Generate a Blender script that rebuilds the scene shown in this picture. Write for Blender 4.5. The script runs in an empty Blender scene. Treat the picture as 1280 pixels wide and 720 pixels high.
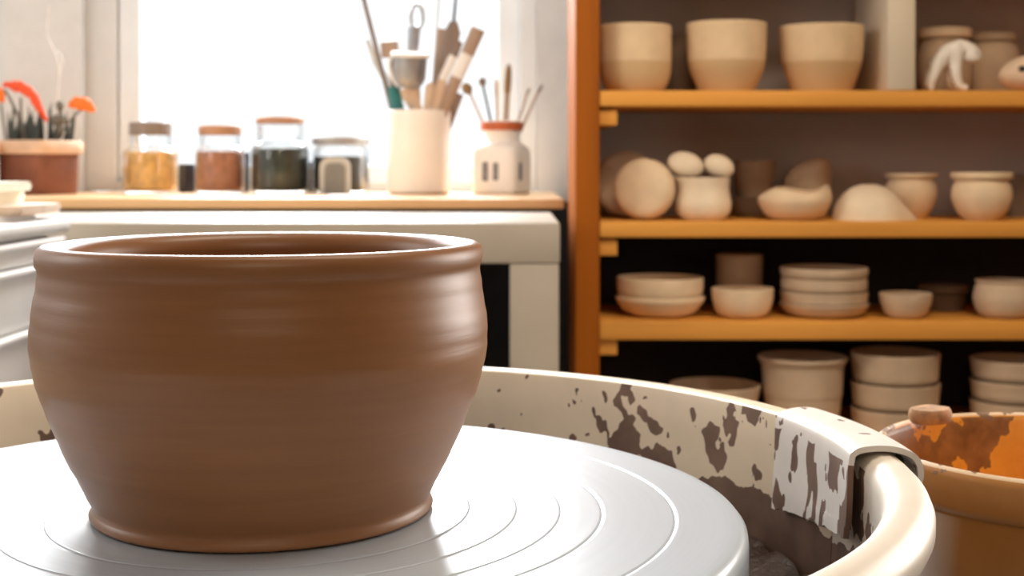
import bpy, bmesh, math, random
from mathutils import Vector, Matrix, noise

random.seed(7)
SC = bpy.context.scene
COL = SC.collection
F, YH, EZ = 1700.0, 206.0, 0.95          # focal length (px), horizon row, eye height


def R(d):
    return math.radians(d)


def P(px, py, Y):
    """the point of the room seen at this place of the photo, Y metres away"""
    return Vector(((px - 640) / F * Y, Y, EZ - (py - YH) / F * Y))


# ------------------------------------------------------------------ objects
def link(o, parent=None):
    COL.objects.link(o)
    if parent is not None:
        o.parent = parent
    return o


def obj(name, bm, m, parent=None, smooth=True, angle=40, loc=None, rot=None):
    bmesh.ops.recalc_face_normals(bm, faces=bm.faces[:])
    me = bpy.data.meshes.new(name)
    bm.to_mesh(me)
    bm.free()
    if smooth:
        me.polygons.foreach_set('use_smooth', [True] * len(me.polygons))
        me.set_sharp_from_angle(angle=R(angle))
    if m is not None:
        for x in (m if isinstance(m, (list, tuple)) else [m]):
            me.materials.append(x)
    o = link(bpy.data.objects.new(name, me), parent)
    if loc is not None:
        o.location = loc
    if rot is not None:
        o.rotation_euler = rot
    return o


def tag(o, label, cat, group=None, kind=None):
    o['label'] = label
    o['category'] = cat
    if group:
        o['group'] = group
    if kind:
        o['kind'] = kind
    return o


def thing(name, label, cat, loc=(0, 0, 0), rot=(0, 0, 0), group=None):
    o = link(bpy.data.objects.new(name, None))
    o.empty_display_size = .02
    o.location = loc
    o.rotation_euler = rot
    return tag(o, label, cat, group)


def struct(name, bm, m, parent=None, smooth=False):
    o = obj(name, bm, m, parent, smooth)
    if parent is None:
        o['kind'] = 'structure'
    return o


# ------------------------------------------------------------------ shapes
def add_box(bm, x0, x1, y0, y1, z0, z1, bev=0.0, seg=2):
    vs = [bm.verts.new((x, y, z)) for x in (x0, x1) for y in (y0, y1) for z in (z0, z1)]
    fs = [(0, 1, 3, 2), (4, 6, 7, 5), (0, 4, 5, 1), (2, 3, 7, 6), (0, 2, 6, 4), (1, 5, 7, 3)]
    faces = [bm.faces.new([vs[i] for i in f]) for f in fs]
    if bev > 0:
        es = list({e for f in faces for e in f.edges})
        bmesh.ops.bevel(bm, geom=es, offset=bev, segments=seg, affect='EDGES', profile=.5, clamp_overlap=True)


def box(x0, x1, y0, y1, z0, z1, bev=0.0, seg=2):
    bm = bmesh.new()
    add_box(bm, x0, x1, y0, y1, z0, z1, bev, seg)
    return bm


def lathe(prof, seg=64, bm=None, fn=None):
    """prof: list of (r, z); r = 0 makes a pole. fn(x,y,z,r)->xyz optional warp"""
    bm = bm or bmesh.new()
    rings = []
    for r, z in prof:
        if r < 1e-6:
            p = (0, 0, z)
            rings.append([bm.verts.new(fn(*p) if fn else p)])
        else:
            ring = []
            for i in range(seg):
                a = 2 * math.pi * i / seg
                p = (r * math.cos(a), r * math.sin(a), z)
                ring.append(bm.verts.new(fn(*p) if fn else p))
            rings.append(ring)
    for a, b in zip(rings, rings[1:]):
        if len(a) == 1 and len(b) == 1:
            continue
        for i in range(seg):
            j = (i + 1) % seg
            if len(a) == 1:
                bm.faces.new((a[0], b[j], b[i]))
            elif len(b) == 1:
                bm.faces.new((a[i], a[j], b[0]))
            else:
                bm.faces.new((a[i], a[j], b[j], b[i]))
    return bm


def sweep(prof, a0, a1, n, closed_ring=False, fn=None):
    """closed polygon prof [(r,z)] swept about the z axis from a0 to a1 (degrees), capped"""
    bm = bmesh.new()
    rings = []
    for i in range(n + 1):
        a = R(a0 + (a1 - a0) * i / n)
        ring = []
        for r, z in prof:
            p = (r * math.cos(a), r * math.sin(a), z)
            ring.append(bm.verts.new(fn(p, i / n) if fn else p))
        rings.append(ring)
    k = len(prof)
    for a, b in zip(rings, rings[1:]):
        for i in range(k):
            j = (i + 1) % k
            bm.faces.new((a[i], a[j], b[j], b[i]))
    bm.faces.new(rings[0])
    bm.faces.new(rings[-1][::-1])
    return bm


def smoothline(pts, n=6):
    """Catmull-Rom through a list of tuples"""
    out = []
    P_ = [pts[0]] + list(pts) + [pts[-1]]
    for i in range(1, len(P_) - 2):
        p0, p1, p2, p3 = P_[i - 1], P_[i], P_[i + 1], P_[i + 2]
        for k in range(n):
            t = k / n
            out.append(tuple(.5 * ((2 * b) + (-a + c) * t + (2 * a - 5 * b + 4 * c - d) * t * t +
                                   (-a + 3 * b - 3 * c + d) * t ** 3) for a, b, c, d in zip(p0, p1, p2, p3)))
    out.append(tuple(pts[-1]))
    return out


def add_tube(bm, pts, rad, seg=10, flat=1.0, side=Vector((0, 1, 0))):
    """tube through points; rad a number or list; flat squashes it along `side`"""
    pts = [Vector(p) for p in pts]
    n = len(pts)
    rads = rad if isinstance(rad, (list, tuple)) else [rad] * n
    rings = []
    for i, p in enumerate(pts):
        t = (pts[min(i + 1, n - 1)] - pts[max(i - 1, 0)]).normalized()
        u = t.cross(side)
        if u.length < 1e-4:
            u = t.cross(Vector((1, 0, 0)))
        u.normalize()
        v = u.cross(t).normalized()
        rings.append([bm.verts.new(p + rads[i] * (math.cos(2 * math.pi * k / seg) * u + flat * math.sin(2 * math.pi * k / seg) * v))
                      for k in range(seg)])
    for a, b in zip(rings, rings[1:]):
        for k in range(seg):
            j = (k + 1) % seg
            bm.faces.new((a[k], a[j], b[j], b[k]))
    bm.faces.new(rings[0][::-1])
    bm.faces.new(rings[-1])
    return bm


def tube(pts, rad, seg=10, flat=1.0, side=Vector((0, 1, 0))):
    return add_tube(bmesh.new(), pts, rad, seg, flat, side)


def ellipsoid(a, b, c, seg=32, n=16, fn=None):
    bm = bmesh.new()
    bmesh.ops.create_uvsphere(bm, u_segments=seg, v_segments=n, radius=1)
    for v in bm.verts:
        p = Vector((v.co.x * a, v.co.y * b, v.co.z * c))
        v.co = fn(p) if fn else p
    return bm


# ------------------------------------------------------------------ materials
def new_mat(name):
    m = bpy.data.materials.new(name)
    m.use_nodes = True
    nt = m.node_tree
    return m, nt, nt.nodes['Principled BSDF']


def N(nt, kind, **kw):
    n = nt.nodes.new(kind)
    for k, v in kw.items():
        setattr(n, k, v)
    return n


def coords(nt, scale=(1, 1, 1), kind='Object'):
    tc = N(nt, 'ShaderNodeTexCoord')
    mp = N(nt, 'ShaderNodeMapping')
    mp.inputs['Scale'].default_value = scale
    nt.links.new(tc.outputs[kind], mp.inputs['Vector'])
    return mp.outputs['Vector']


def noise_tex(nt, vec, scale, detail=3, rough=.5):
    n = N(nt, 'ShaderNodeTexNoise')
    n.inputs['Scale'].default_value = scale
    n.inputs['Detail'].default_value = detail
    n.inputs['Roughness'].default_value = rough
    nt.links.new(vec, n.inputs['Vector'])
    return n.outputs['Fac']


def ramp(nt, fac, stops):
    r = N(nt, 'ShaderNodeValToRGB')
    el = r.color_ramp.elements
    while len(el) < len(stops):
        el.new(.5)
    for e, (p, c) in zip(el, stops):
        e.position = p
        e.color = (*c, 1) if len(c) == 3 else c
    nt.links.new(fac, r.inputs['Fac'])
    return r.outputs['Color']


def math_(nt, op, a, b=None, clamp=False):
    m = N(nt, 'ShaderNodeMath', operation=op, use_clamp=clamp)
    for i, v in enumerate((a, b)):
        if v is None:
            continue
        if isinstance(v, (int, float)):
            m.inputs[i].default_value = v
        else:
            nt.links.new(v, m.inputs[i])
    return m.outputs[0]


def mixc(nt, fac, a, b):
    m = N(nt, 'ShaderNodeMix', data_type='RGBA')
    if isinstance(fac, (int, float)):
        m.inputs[0].default_value = fac
    else:
        nt.links.new(fac, m.inputs[0])
    for i, v in ((6, a), (7, b)):
        if isinstance(v, tuple):
            m.inputs[i].default_value = (*v, 1)
        else:
            nt.links.new(v, m.inputs[i])
    return m.outputs[2]


def bump(nt, b, fac, strength=.2, dist=.002):
    n = N(nt, 'ShaderNodeBump')
    n.inputs['Strength'].default_value = strength
    n.inputs['Distance'].default_value = dist
    nt.links.new(fac, n.inputs['Height'])
    nt.links.new(n.outputs['Normal'], b.inputs['Normal'])


def scl(c, k):
    return tuple(min(1, x * k) for x in c)


def mat(name, col, rough=.6, var=.12, scale=30, bmp=.1, metal=0, stretch=(1, 1, 1), spec=.5):
    m, nt, b = new_mat(name)
    v = coords(nt, stretch)
    f = noise_tex(nt, v, scale)
    c = ramp(nt, f, [(.3, scl(col, 1 - var)), (.7, scl(col, 1 + var))])
    nt.links.new(c, b.inputs['Base Color'])
    b.inputs['Roughness'].default_value = rough
    b.inputs['Metallic'].default_value = metal
    b.inputs['Specular IOR Level'].default_value = spec
    if bmp:
        bump(nt, b, f, bmp)
    return m


def wood(name, col, axis=0, rough=.45, var=.3, scale=14, spec=.5):
    m, nt, b = new_mat(name)
    s = [1, 1, 1]
    s[axis] = .06
    v = coords(nt, s)
    f = noise_tex(nt, v, scale * 3, 5, .6)
    g = noise_tex(nt, v, scale, 2)
    h = math_(nt, 'ADD', math_(nt, 'MULTIPLY', f, .5), math_(nt, 'MULTIPLY', g, .5))
    c = ramp(nt, h, [(.35, scl(col, 1 - var)), (.5, col), (.66, scl(col, 1 + var * .5))])
    nt.links.new(c, b.inputs['Base Color'])
    b.inputs['Roughness'].default_value = rough
    b.inputs['Specular IOR Level'].default_value = spec
    bump(nt, b, f, .08)
    return m


def pot_mat(name, col, low=None, rough=.8, split=.45, rings=.25):
    """matt thrown clay: horizontal throwing rings and a darker lower part"""
    m, nt, b = new_mat(name)
    v = coords(nt, (.15, .15, 1))
    f = noise_tex(nt, v, 130, 3, .6)
    g = noise_tex(nt, coords(nt), 25, 3)
    c = ramp(nt, g, [(.3, scl(col, .9)), (.7, scl(col, 1.06))])
    if low:
        tc = N(nt, 'ShaderNodeTexCoord')
        sp = N(nt, 'ShaderNodeSeparateXYZ')
        nt.links.new(tc.outputs['Generated'], sp.inputs[0])
        k = ramp(nt, sp.outputs['Z'], [(split - .02, (1, 1, 1)), (split + .02, (0, 0, 0))])
        c = mixc(nt, k, c, low)
    nt.links.new(c, b.inputs['Base Color'])
    b.inputs['Roughness'].default_value = rough
    bump(nt, b, f, rings, .0015)
    return m


def glass_mat(name, tint=(.95, .97, .97), refl=.08, edge=.18):
    m = bpy.data.materials.new(name)
    m.use_nodes = True
    nt = m.node_tree
    nt.nodes.clear()
    out = N(nt, 'ShaderNodeOutputMaterial')
    tr = N(nt, 'ShaderNodeBsdfTransparent')
    gl = N(nt, 'ShaderNodeBsdfGlossy')
    gl.inputs['Roughness'].default_value = .05
    lw = N(nt, 'ShaderNodeLayerWeight')
    lw.inputs['Blend'].default_value = .25
    tr.inputs['Color'].default_value = (*tint, 1)
    c = mixc(nt, lw.outputs['Facing'], tint, scl(tint, 1 - edge))
    nt.links.new(c, tr.inputs['Color'])
    k = math_(nt, 'ADD', math_(nt, 'MULTIPLY', lw.outputs['Fresnel'], .35), refl * .5, True)
    mx = N(nt, 'ShaderNodeMixShader')
    nt.links.new(k, mx.inputs[0])
    nt.links.new(tr.outputs[0], mx.inputs[1])
    nt.links.new(gl.outputs[0], mx.inputs[2])
    nt.links.new(mx.outputs[0], out.inputs[0])
    return m


M = {}
M['plaster'] = mat('plaster', (.65, .66, .67), .85, .04, 20, .05)
M['wall_brown'] = mat('wall_brown', (.24, .16, .11), .85, .06, 20, .05)
M['ceiling'] = mat('ceiling_white', (.6, .55, .49), .9, .03)
M['floor'] = wood('floor_boards', (.16, .1, .06), 1)
M['under_sill_shade'] = mat('under_sill_shade', (.012, .011, .012), .7, .2)
M['frame_white'] = mat('frame_white', (.76, .82, .88), .45, .03, 12, .03)
M['frame_warm'] = mat('frame_warm', (.64, .655, .665), .5, .03, 12, .03)
M['sill'] = wood('sill_wood', (.70, .43, .21), 0, .28, .10)
M['table_white'] = mat('table_white', (.41, .35, .275), .45, .03, 15, .02)
M['cab_white'] = mat('cabinet_white', (.62, .60, .57), .5, .04, 15, .03)
M['cab_lip'] = mat('cabinet_lip', (.9, .89, .87), .4, .02, 15, .02)
M['shelf_wood'] = wood('shelf_wood', (.74, .33, .06), 0, .6, .16, 14, .25)
M['post_wood'] = wood('post_wood', (.34, .092, .006), 2, .6, .22, 14, .12)
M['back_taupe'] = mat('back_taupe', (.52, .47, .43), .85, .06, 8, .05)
M['back_shaded'] = mat('back_shaded', (.016, .012, .010), .8, .2)
M['divider'] = mat('divider_cream', (.66, .56, .42), .6, .03, 10, .03)
M['bisque'] = pot_mat('bisque', (.78, .59, .38))
M['bisque_shaded'] = pot_mat('bisque_shaded', (.46, .33, .21))  # bisque darkened to paint in the shade on pots at the back
M['bisque2'] = pot_mat('bisque_two_tone', (.74, .54, .32), (.58, .38, .19))
M['bisque_pale'] = pot_mat('bisque_pale', (.84, .69, .49))
M['bisque_dull'] = pot_mat('bisque_dull', (.60, .45, .30))
M['bisque_dark'] = pot_mat('bisque_dark', (.20, .135, .085))
M['bisque_pink'] = pot_mat('bisque_pink', (.72, .53, .36))
M['porcelain'] = mat('porcelain', (.80, .73, .63), .5, .03, 25, .04)
M['crock'] = mat('crock_glaze', (.90, .85, .79), .35, .02, 20, .03)
M['eye'] = mat('eye_dark', (.02, .012, .008), .5, .1)
M['terracotta'] = mat('terracotta', (.21, .075, .042), .7, .15, 25, .1)
M['terracotta_lip'] = mat('terracotta_lip', (.70, .47, .32), .7, .1, 25, .1)
M['soil'] = mat('soil', (.02, .016, .012), .9, .3, 60, .5)
M['leaf_dark'] = mat('leaf_dark', (.045, .055, .045), .6, .3, 40, .1)
M['stem_grey'] = mat('stem_grey', (.16, .14, .11), .7, .2, 40, .1)
M['twig_white'] = mat('twig_white', (.72, .70, .67), .7, .1, 40, .1)
M['petal'] = mat('petal_red', (.85, .09, .02), .6, .15, 50, .1)
M['petal_orange'] = mat('petal_orange', (.92, .19, .02), .6, .15, 50, .1)
M['glass'] = glass_mat('jar_glass', (.985, .99, .99), .03, .10)
M['pane'] = glass_mat('window_pane', (1, 1, 1), .02, .05)
M['amber_fill'] = mat('amber_grain', (.72, .42, .13), .7, .25, 60, .3)
M['rust_fill'] = mat('rust_grain', (.42, .185, .105), .7, .2, 60, .3)
M['green_fill'] = mat('green_grain', (.026, .032, .016), .5, .4, 40, .3)
M['dark_fill'] = mat('dark_grain', (.035, .033, .027), .6, .4, 40, .3)
M['lid_grey'] = wood('lid_grey', (.24, .19, .155), 0)
M['lid_tan'] = wood('lid_tan', (.44, .24, .14), 0)
M['lid_steel'] = mat('lid_steel', (.34, .33, .32), .4, .1, 20, .03, .3)
M['navy'] = mat('navy_glaze', (.012, .016, .03), .25, .2)
M['stone_grey'] = mat('stone_grey', (.20, .20, .19), .6, .1)
M['stone_pale'] = mat('stone_pale', (.48, .48, .45), .5, .1)
M['tool_wood'] = wood('tool_wood', (.36, .25, .18), 2)
M['tool_wood_dark'] = wood('tool_wood_dark', (.21, .15, .115), 2)
M['tool_wood_pale'] = wood('tool_wood_pale', (.58, .43, .31), 2)
M['tool_steel'] = mat('tool_steel', (.33, .33, .34), .35, .1, 40, .03, .6)
M['tool_pale'] = mat('tool_pale', (.56, .57, .56), .4, .06)
M['tool_white'] = mat('tool_white', (.85, .83, .80), .4, .03)
M['tool_teal'] = mat('tool_teal', (.02, .16, .17), .4, .2)
M['tool_black'] = mat('tool_black', (.03, .028, .028), .4, .2)
M['bristle'] = mat('bristle', (.33, .20, .09), .8, .4, 60, .5, 0, (1, 1, .1))
M['band_orange'] = mat('band_orange', (.52, .12, .035), .5, .15)
M['mark_grey'] = mat('mark_grey', (.22, .22, .23), .6, .35, 90, 0)
M['paper'] = mat('paper_white', (.88, .87, .85), .7, .03)
M['batt_cream'] = mat('batt_cream', (.85, .79, .64), .75, .05, 25, .05)
M['batt_wood'] = wood('batt_wood', (.70, .55, .42), 0, .5, .15)
M['machine'] = mat('machine_grey', (.16, .17, .18), .5, .1)


def clay_pot_mat():
    m, nt, b = new_mat('wet_brown_clay')
    v = coords(nt, (.05, .05, 1))
    f = noise_tex(nt, v, 150, 4, .65)
    g = noise_tex(nt, coords(nt, (.25, .25, 1)), 26, 3, .5)
    h = math_(nt, 'ADD', math_(nt, 'MULTIPLY', f, .55), math_(nt, 'MULTIPLY', g, .45))
    c = ramp(nt, h, [(.3, (.215, .090, .030)), (.5, (.258, .111, .039)), (.7, (.305, .138, .053))])
    nt.links.new(c, b.inputs['Base Color'])
    rr = ramp(nt, g, [(.3, (.33,) * 3), (.7, (.45,) * 3)])
    nt.links.new(rr, b.inputs['Roughness'])
    bump(nt, b, h, .25, .0010)
    return m


def wheel_mat():
    m, nt, b = new_mat('wheel_head_grey')
    tc = N(nt, 'ShaderNodeTexCoord')
    sp = N(nt, 'ShaderNodeSeparateXYZ')
    nt.links.new(tc.outputs['Object'], sp.inputs[0])
    r2 = math_(nt, 'ADD', math_(nt, 'MULTIPLY', sp.outputs['X'], sp.outputs['X']), math_(nt, 'MULTIPLY', sp.outputs['Y'], sp.outputs['Y']))
    r = math_(nt, 'SQRT', r2)
    cb = N(nt, 'ShaderNodeCombineXYZ')
    nt.links.new(r, cb.inputs[0])
    f = noise_tex(nt, cb.outputs[0], 330, 4, .6)
    g = noise_tex(nt, cb.outputs[0], 60, 2, .5)
    h = math_(nt, 'ADD', math_(nt, 'MULTIPLY', f, .6), math_(nt, 'MULTIPLY', g, .4))
    c = ramp(nt, h, [(.3, (.46, .53, .61)), (.7, (.53, .605, .69))])
    nt.links.new(c, b.inputs['Base Color'])
    b.inputs['Roughness'].default_value = .30
    b.inputs['Specular IOR Level'].default_value = .9
    bump(nt, b, h, .10, .0004)
    return m


def pan_mat(name, thresh, streaky=False, inner_r=None, splat=.64, base=(.84, .71, .53), amp=.03, boosts=()):
    """ivory plastic, brown clay below a ragged tide line and in dried splashes on the inner side"""
    m, nt, b = new_mat(name)
    tc = N(nt, 'ShaderNodeTexCoord')
    sp = N(nt, 'ShaderNodeSeparateXYZ')
    nt.links.new(tc.outputs['Object'], sp.inputs[0])
    n1 = noise_tex(nt, coords(nt, (1, 1, .5)), 22, 5, .6)
    n2 = noise_tex(nt, coords(nt, (1, 1, .40 if streaky else .75)), 85 if streaky else 62, 2.5, .5)
    n3 = noise_tex(nt, coords(nt, (1, 1, .6)), 19, 2, .5)
    edge = math_(nt, 'SUBTRACT', sp.outputs['Z'], math_(nt, 'ADD', math_(nt, 'MULTIPLY', math_(nt, 'SUBTRACT', n1, .5), amp), thresh))
    low = math_(nt, 'LESS_THAN', edge, 0)
    # splashes: fine blots that gather where the broad noise is high
    s = math_(nt, 'ADD', math_(nt, 'MULTIPLY', n2, .72), math_(nt, 'MULTIPLY', n3, .42))
    for c_, rad_, amt in boosts:
        d = N(nt, 'ShaderNodeVectorMath', operation='DISTANCE')
        nt.links.new(tc.outputs['Object'], d.inputs[0])
        d.inputs[1].default_value = c_
        s = math_(nt, 'ADD', s, math_(nt, 'MULTIPLY', math_(nt, 'SUBTRACT', 1, math_(nt, 'DIVIDE', d.outputs['Value'], rad_), True), amt))
    blot = math_(nt, 'GREATER_THAN', s, splat)
    r2 = math_(nt, 'ADD', math_(nt, 'MULTIPLY', sp.outputs['X'], sp.outputs['X']), math_(nt, 'MULTIPLY', sp.outputs['Y'], sp.outputs['Y']))
    if inner_r:
        blot = math_(nt, 'MULTIPLY', blot, math_(nt, 'LESS_THAN', r2, inner_r ** 2))
        low = math_(nt, 'MULTIPLY', low, math_(nt, 'LESS_THAN', r2, inner_r ** 2))
    if not inner_r:
        blot = math_(nt, 'MULTIPLY', blot, math_(nt, 'LESS_THAN', math_(nt, 'ADD', sp.outputs['Z'], math_(nt, 'MULTIPLY', n2, .004)), -.1095))
    n4 = noise_tex(nt, coords(nt, (1, 1, .8)), 150, 1.5, .5)
    dots = math_(nt, 'GREATER_THAN', math_(nt, 'ADD', n4, math_(nt, 'MULTIPLY', n3, .15)), .775)
    if inner_r:
        dots = math_(nt, 'MULTIPLY', dots, math_(nt, 'LESS_THAN', r2, inner_r ** 2))
        dots = math_(nt, 'MULTIPLY', dots, math_(nt, 'GREATER_THAN', sp.outputs['X'], 0))
    k = math_(nt, 'MAXIMUM', low, math_(nt, 'MAXIMUM', blot, dots))
    g = noise_tex(nt, coords(nt), 40, 3)
    clay = ramp(nt, g, [(.3, (.12, .065, .042)), (.7, (.24, .145, .10))])
    ivory = ramp(nt, g, [(.3, scl(base, .95)), (.7, scl(base, 1.04))])
    nt.links.new(mixc(nt, k, ivory, clay), b.inputs['Base Color'])
    rr = ramp(nt, k, [(0, (.38,) * 3), (1, (.62,) * 3)])
    nt.links.new(rr, b.inputs['Roughness'])
    bump(nt, b, k, .35, .0012)
    return m


def bucket_mat():
    m, nt, b = new_mat('bucket_amber')
    tc = N(nt, 'ShaderNodeTexCoord')
    sp = N(nt, 'ShaderNodeSeparateXYZ')
    nt.links.new(tc.outputs['Object'], sp.inputs[0])
    n1 = noise_tex(nt, coords(nt, (1, 1, .8)), 38, 4, .55)
    n2 = noise_tex(nt, coords(nt), 90, 3, .6)
    r2 = math_(nt, 'ADD', math_(nt, 'MULTIPLY', sp.outputs['X'], sp.outputs['X']), math_(nt, 'MULTIPLY', sp.outputs['Y'], sp.outputs['Y']))
    # inside wall: smeared brown clay, thick near the top and broken lower down
    bias = math_(nt, 'MULTIPLY', math_(nt, 'SUBTRACT', sp.outputs['Z'], .075), 4.5)
    k = math_(nt, 'GREATER_THAN', math_(nt, 'ADD', n1, bias), .52)
    back_left = math_(nt, 'LESS_THAN', math_(nt, 'ADD', sp.outputs['X'], math_(nt, 'MULTIPLY', n2, .05)), .06)
    k = math_(nt, 'MULTIPLY', k, back_left)
    k = math_(nt, 'MULTIPLY', k, math_(nt, 'LESS_THAN', sp.outputs['Z'], .1005))
    smear = ramp(nt, n2, [(.3, (.20, .085, .028)), (.7, (.36, .17, .06))])
    inside = mixc(nt, k, ramp(nt, n1, [(.3, (.72, .30, .03)), (.7, (.92, .47, .08))]), smear)
    outside = ramp(nt, n1, [(.3, (.46, .20, .05)), (.7, (.54, .25, .07))])
    # splashes of clay on the rolled rim
    rimblot = math_(nt, 'MULTIPLY', math_(nt, 'GREATER_THAN', n2, .56), math_(nt, 'GREATER_THAN', sp.outputs['Z'], .0985))
    rim = math_(nt, 'MULTIPLY', math_(nt, 'GREATER_THAN', sp.outputs['Z'], .1010), 1)
    col = mixc(nt, math_(nt, 'LESS_THAN', r2, .0795 ** 2), outside, inside)
    low = math_(nt, 'LESS_THAN', sp.outputs['Z'], .088)
    rt = math_(nt, 'SQRT', r2)
    isin = math_(nt, 'LESS_THAN', rt, math_(nt, 'ADD', math_(nt, 'MULTIPLY', sp.outputs['Z'], .126), .0650))
    col = mixc(nt, low, col, mixc(nt, isin, outside, inside))
    col = mixc(nt, rim, col, (.86, .66, .45))
    col = mixc(nt, rimblot, col, (.26, .15, .09))
    # pale glossy highlight painted down the outside facing the wheel
    highlight = math_(nt, 'MULTIPLY', ramp(nt, math_(nt, 'MULTIPLY', sp.outputs['X'], -10), [(.61, (0, 0, 0)), (.73, (1, 1, 1))]), math_(nt, 'LESS_THAN', sp.outputs['Z'], .0815))
    highlight = math_(nt, 'MULTIPLY', highlight, math_(nt, 'LESS_THAN', sp.outputs['Y'], -.004))
    highlight = math_(nt, 'MULTIPLY', highlight, .92)
    col = mixc(nt, highlight, col, (.82, .80, .78))
    nt.links.new(col, b.inputs['Base Color'])
    b.inputs['Roughness'].default_value = .35
    b.inputs['Subsurface Weight'].default_value = .0
    bump(nt, b, k, .3, .001)
    return m


def slurry_mat():
    m, nt, b = new_mat('clay_slurry')
    g = noise_tex(nt, coords(nt), 70, 5, .65)
    c = ramp(nt, g, [(.3, (.018, .010, .008)), (.58, (.075, .045, .034)), (.74, (.26, .19, .16))])
    nt.links.new(c, b.inputs['Base Color'])
    b.inputs['Roughness'].default_value = .3
    bump(nt, b, g, .7, .004)
    return m


M['clay'] = clay_pot_mat()
M['wheel'] = wheel_mat()
M['pan'] = pan_mat('splash_pan_ivory', -.143, inner_r=.2205, splat=.665, boosts=(((.150, .162, -.130), .030, .075), ((.107, .193, -.130), .016, .09), ((.185, .115, -.128), .05, .02)))
M['clip'] = pan_mat('clip_ivory', -.160, True, None, .610, (.86, .82, .77))
M['pan_front'] = pan_mat('splash_pan_front', -.146, inner_r=.2205, splat=.665, base=(.86, .79, .68))
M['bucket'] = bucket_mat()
M['slurry'] = slurry_mat()
M['clay_lump'] = mat('clay_lump', (.42, .25, .14), .85, .35, 160, .5)

# ------------------------------------------------------------------ the setting
XL, XR, YB, YF, ZC = -1.95, 1.75, 3.0, -1.6, 2.55
W1 = (-.953, .056)
W2 = (-1.8, -1.118)
SILL = EZ - .060
WTOP = 2.50
struct('floor', box(XL, XR, YF, YB + .2, -.05, 0), M['floor'])
struct('ceiling', box(XL, XR, YF, YB + .2, ZC, ZC + .05), M['ceiling'])
struct('wall_left', box(XL - .1, XL, YF, YB + .2, 0, ZC), M['plaster'])
struct('wall_right', box(XR, XR + .1, YF, YB + .2, 0, ZC), M['wall_brown'])
struct('wall_front', box(XL - .1, XR + .1, YF - .1, YF, 0, ZC), M['wall_brown'])
bm = bmesh.new()
y0, y1 = YB, YB + .2
add_box(bm, XL, W2[0], y0, y1, 0, ZC)
add_box(bm, W2[0], W2[1], y0, y1, 0, SILL - .02)
add_box(bm, W2[0], W2[1], y0, y1, WTOP, ZC)
add_box(bm, W2[1], W1[0], y0, y1, 0, ZC)
add_box(bm, W1[0], W1[1], y0, y1, 0, SILL - .02)
add_box(bm, W1[0], W1[1], y0, y1, WTOP, ZC)
add_box(bm, W1[1], XR, y0, y1, 0, ZC)
struct('wall_back', bm, M['plaster'])
struct('shade_panel_1', box(XL, .13, YB - .03, YB - .002, 0, SILL - .021), M['under_sill_shade'])  # black sheet that paints in the shade below the sill
struct('windowsill', box(XL + .001, .094, 2.45, YB + .06, SILL - .0205, SILL, .004), M['sill'])


def window(name, x0, x1, m_out):
    yo = YB + .04
    zb = SILL + .001
    fw, sw = .068, .050
    bm = bmesh.new()
    add_box(bm, x0, x0 + fw, yo, yo + .08, zb, WTOP, .003)
    add_box(bm, x1 - fw * .55, x1, yo, yo + .08, zb, WTOP, .003)
    add_box(bm, x0 + fw + .0005, x1 - fw * .55 - .0005, yo, yo + .08, zb, zb + .022, .003)
    add_box(bm, x0 + fw + .0005, x1 - fw * .55 - .0005, yo, yo + .08, WTOP - .05, WTOP, .003)
    w = struct(name, bm, M['frame_warm'])
    xa, xb = x0 + fw + .001, x1 - fw * .55 - .001
    bm = bmesh.new()
    add_box(bm, xa, xa + sw, yo + .012, yo + .06, zb + .023, WTOP - .051, .005)
    add_box(bm, xb - sw, xb, yo + .012, yo + .06, zb + .023, WTOP - .051, .005)
    add_box(bm, xa + sw + .0004, xb - sw - .0004, yo + .012, yo + .06, zb + .023, zb + .058, .004)
    add_box(bm, xa + sw + .0004, xb - sw - .0004, yo + .012, yo + .06, WTOP - .1, WTOP - .051, .004)
    s = struct('sash', bm, M['frame_white'], w)
    struct('pane', box(xa + sw - .004, xb - sw + .004, yo + .033, yo + .037, zb + .054, WTOP - .096), M['pane'], s)
    return w


window('window_1', W1[0], W1[1], 0)
window('window_2', W2[0], W2[1], 0)

# ------------------------------------------------------------------ white side table under the sill
t = thing('side_table', 'cream white square-legged table standing below the window sill', 'table', (-.43, 2.22, 0))
TZ = EZ - .0847
TX0, TX1 = -.93, .0706
obj('tabletop', box(TX0 + .43, TX1 + .43, -.22, .22, TZ - .061, TZ, .004), M['table_white'], t)
for sx in (0, 1):
    for sy in (0, 1):
        x0 = (TX0 + .43) if sx == 0 else (TX1 + .43 - .0755)
        yy = -.2185 if sy == 0 else .2185 - .0755
        o = obj('leg', box(x0 + .0015, x0 + .074, yy, yy + .074, 0, TZ - .0612, .003), M['table_white'], t)

# ------------------------------------------------------------------ drawer cabinet on the left
CX = -.632
c = thing('drawer_cabinet', 'white drawer cabinet with pale lipped drawers at the left wall', 'cabinet', (-.95, 1.5, 0))
cx = CX + .95
obj('carcass', box(-.32, cx - .018, -.36, .40, .06, EZ - .0945, .003), M['cab_white'], c)
obj('plinth', box(-.30, cx - .05, -.34, .38, 0, .06), M['cab_white'], c)
obj('worktop', box(-.33, cx + .012, -.38, .416, EZ - .0943, EZ - .0728, .008, 3), M['cab_white'], c)
for zt, zb in ((.0992, .1310), (.1330, .2125), (.2145, .345), (.347, .52), (.522, .86)):
    d = obj('drawer', box(cx - .0178, cx, -.355, .392, EZ - zb, EZ - zt, .002), M['cab_white'], c)
    bm = bmesh.new()
    add_box(bm, cx + .0002, cx + .012, -.355, .392, EZ - zt - .0075, EZ - zt, .003)
    obj('lip_handle', bm, M['cab_lip'], d)

# boards and bats lying on the cabinet
WT = EZ - .0728
g = 'boards and bats on the drawer cabinet'


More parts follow.
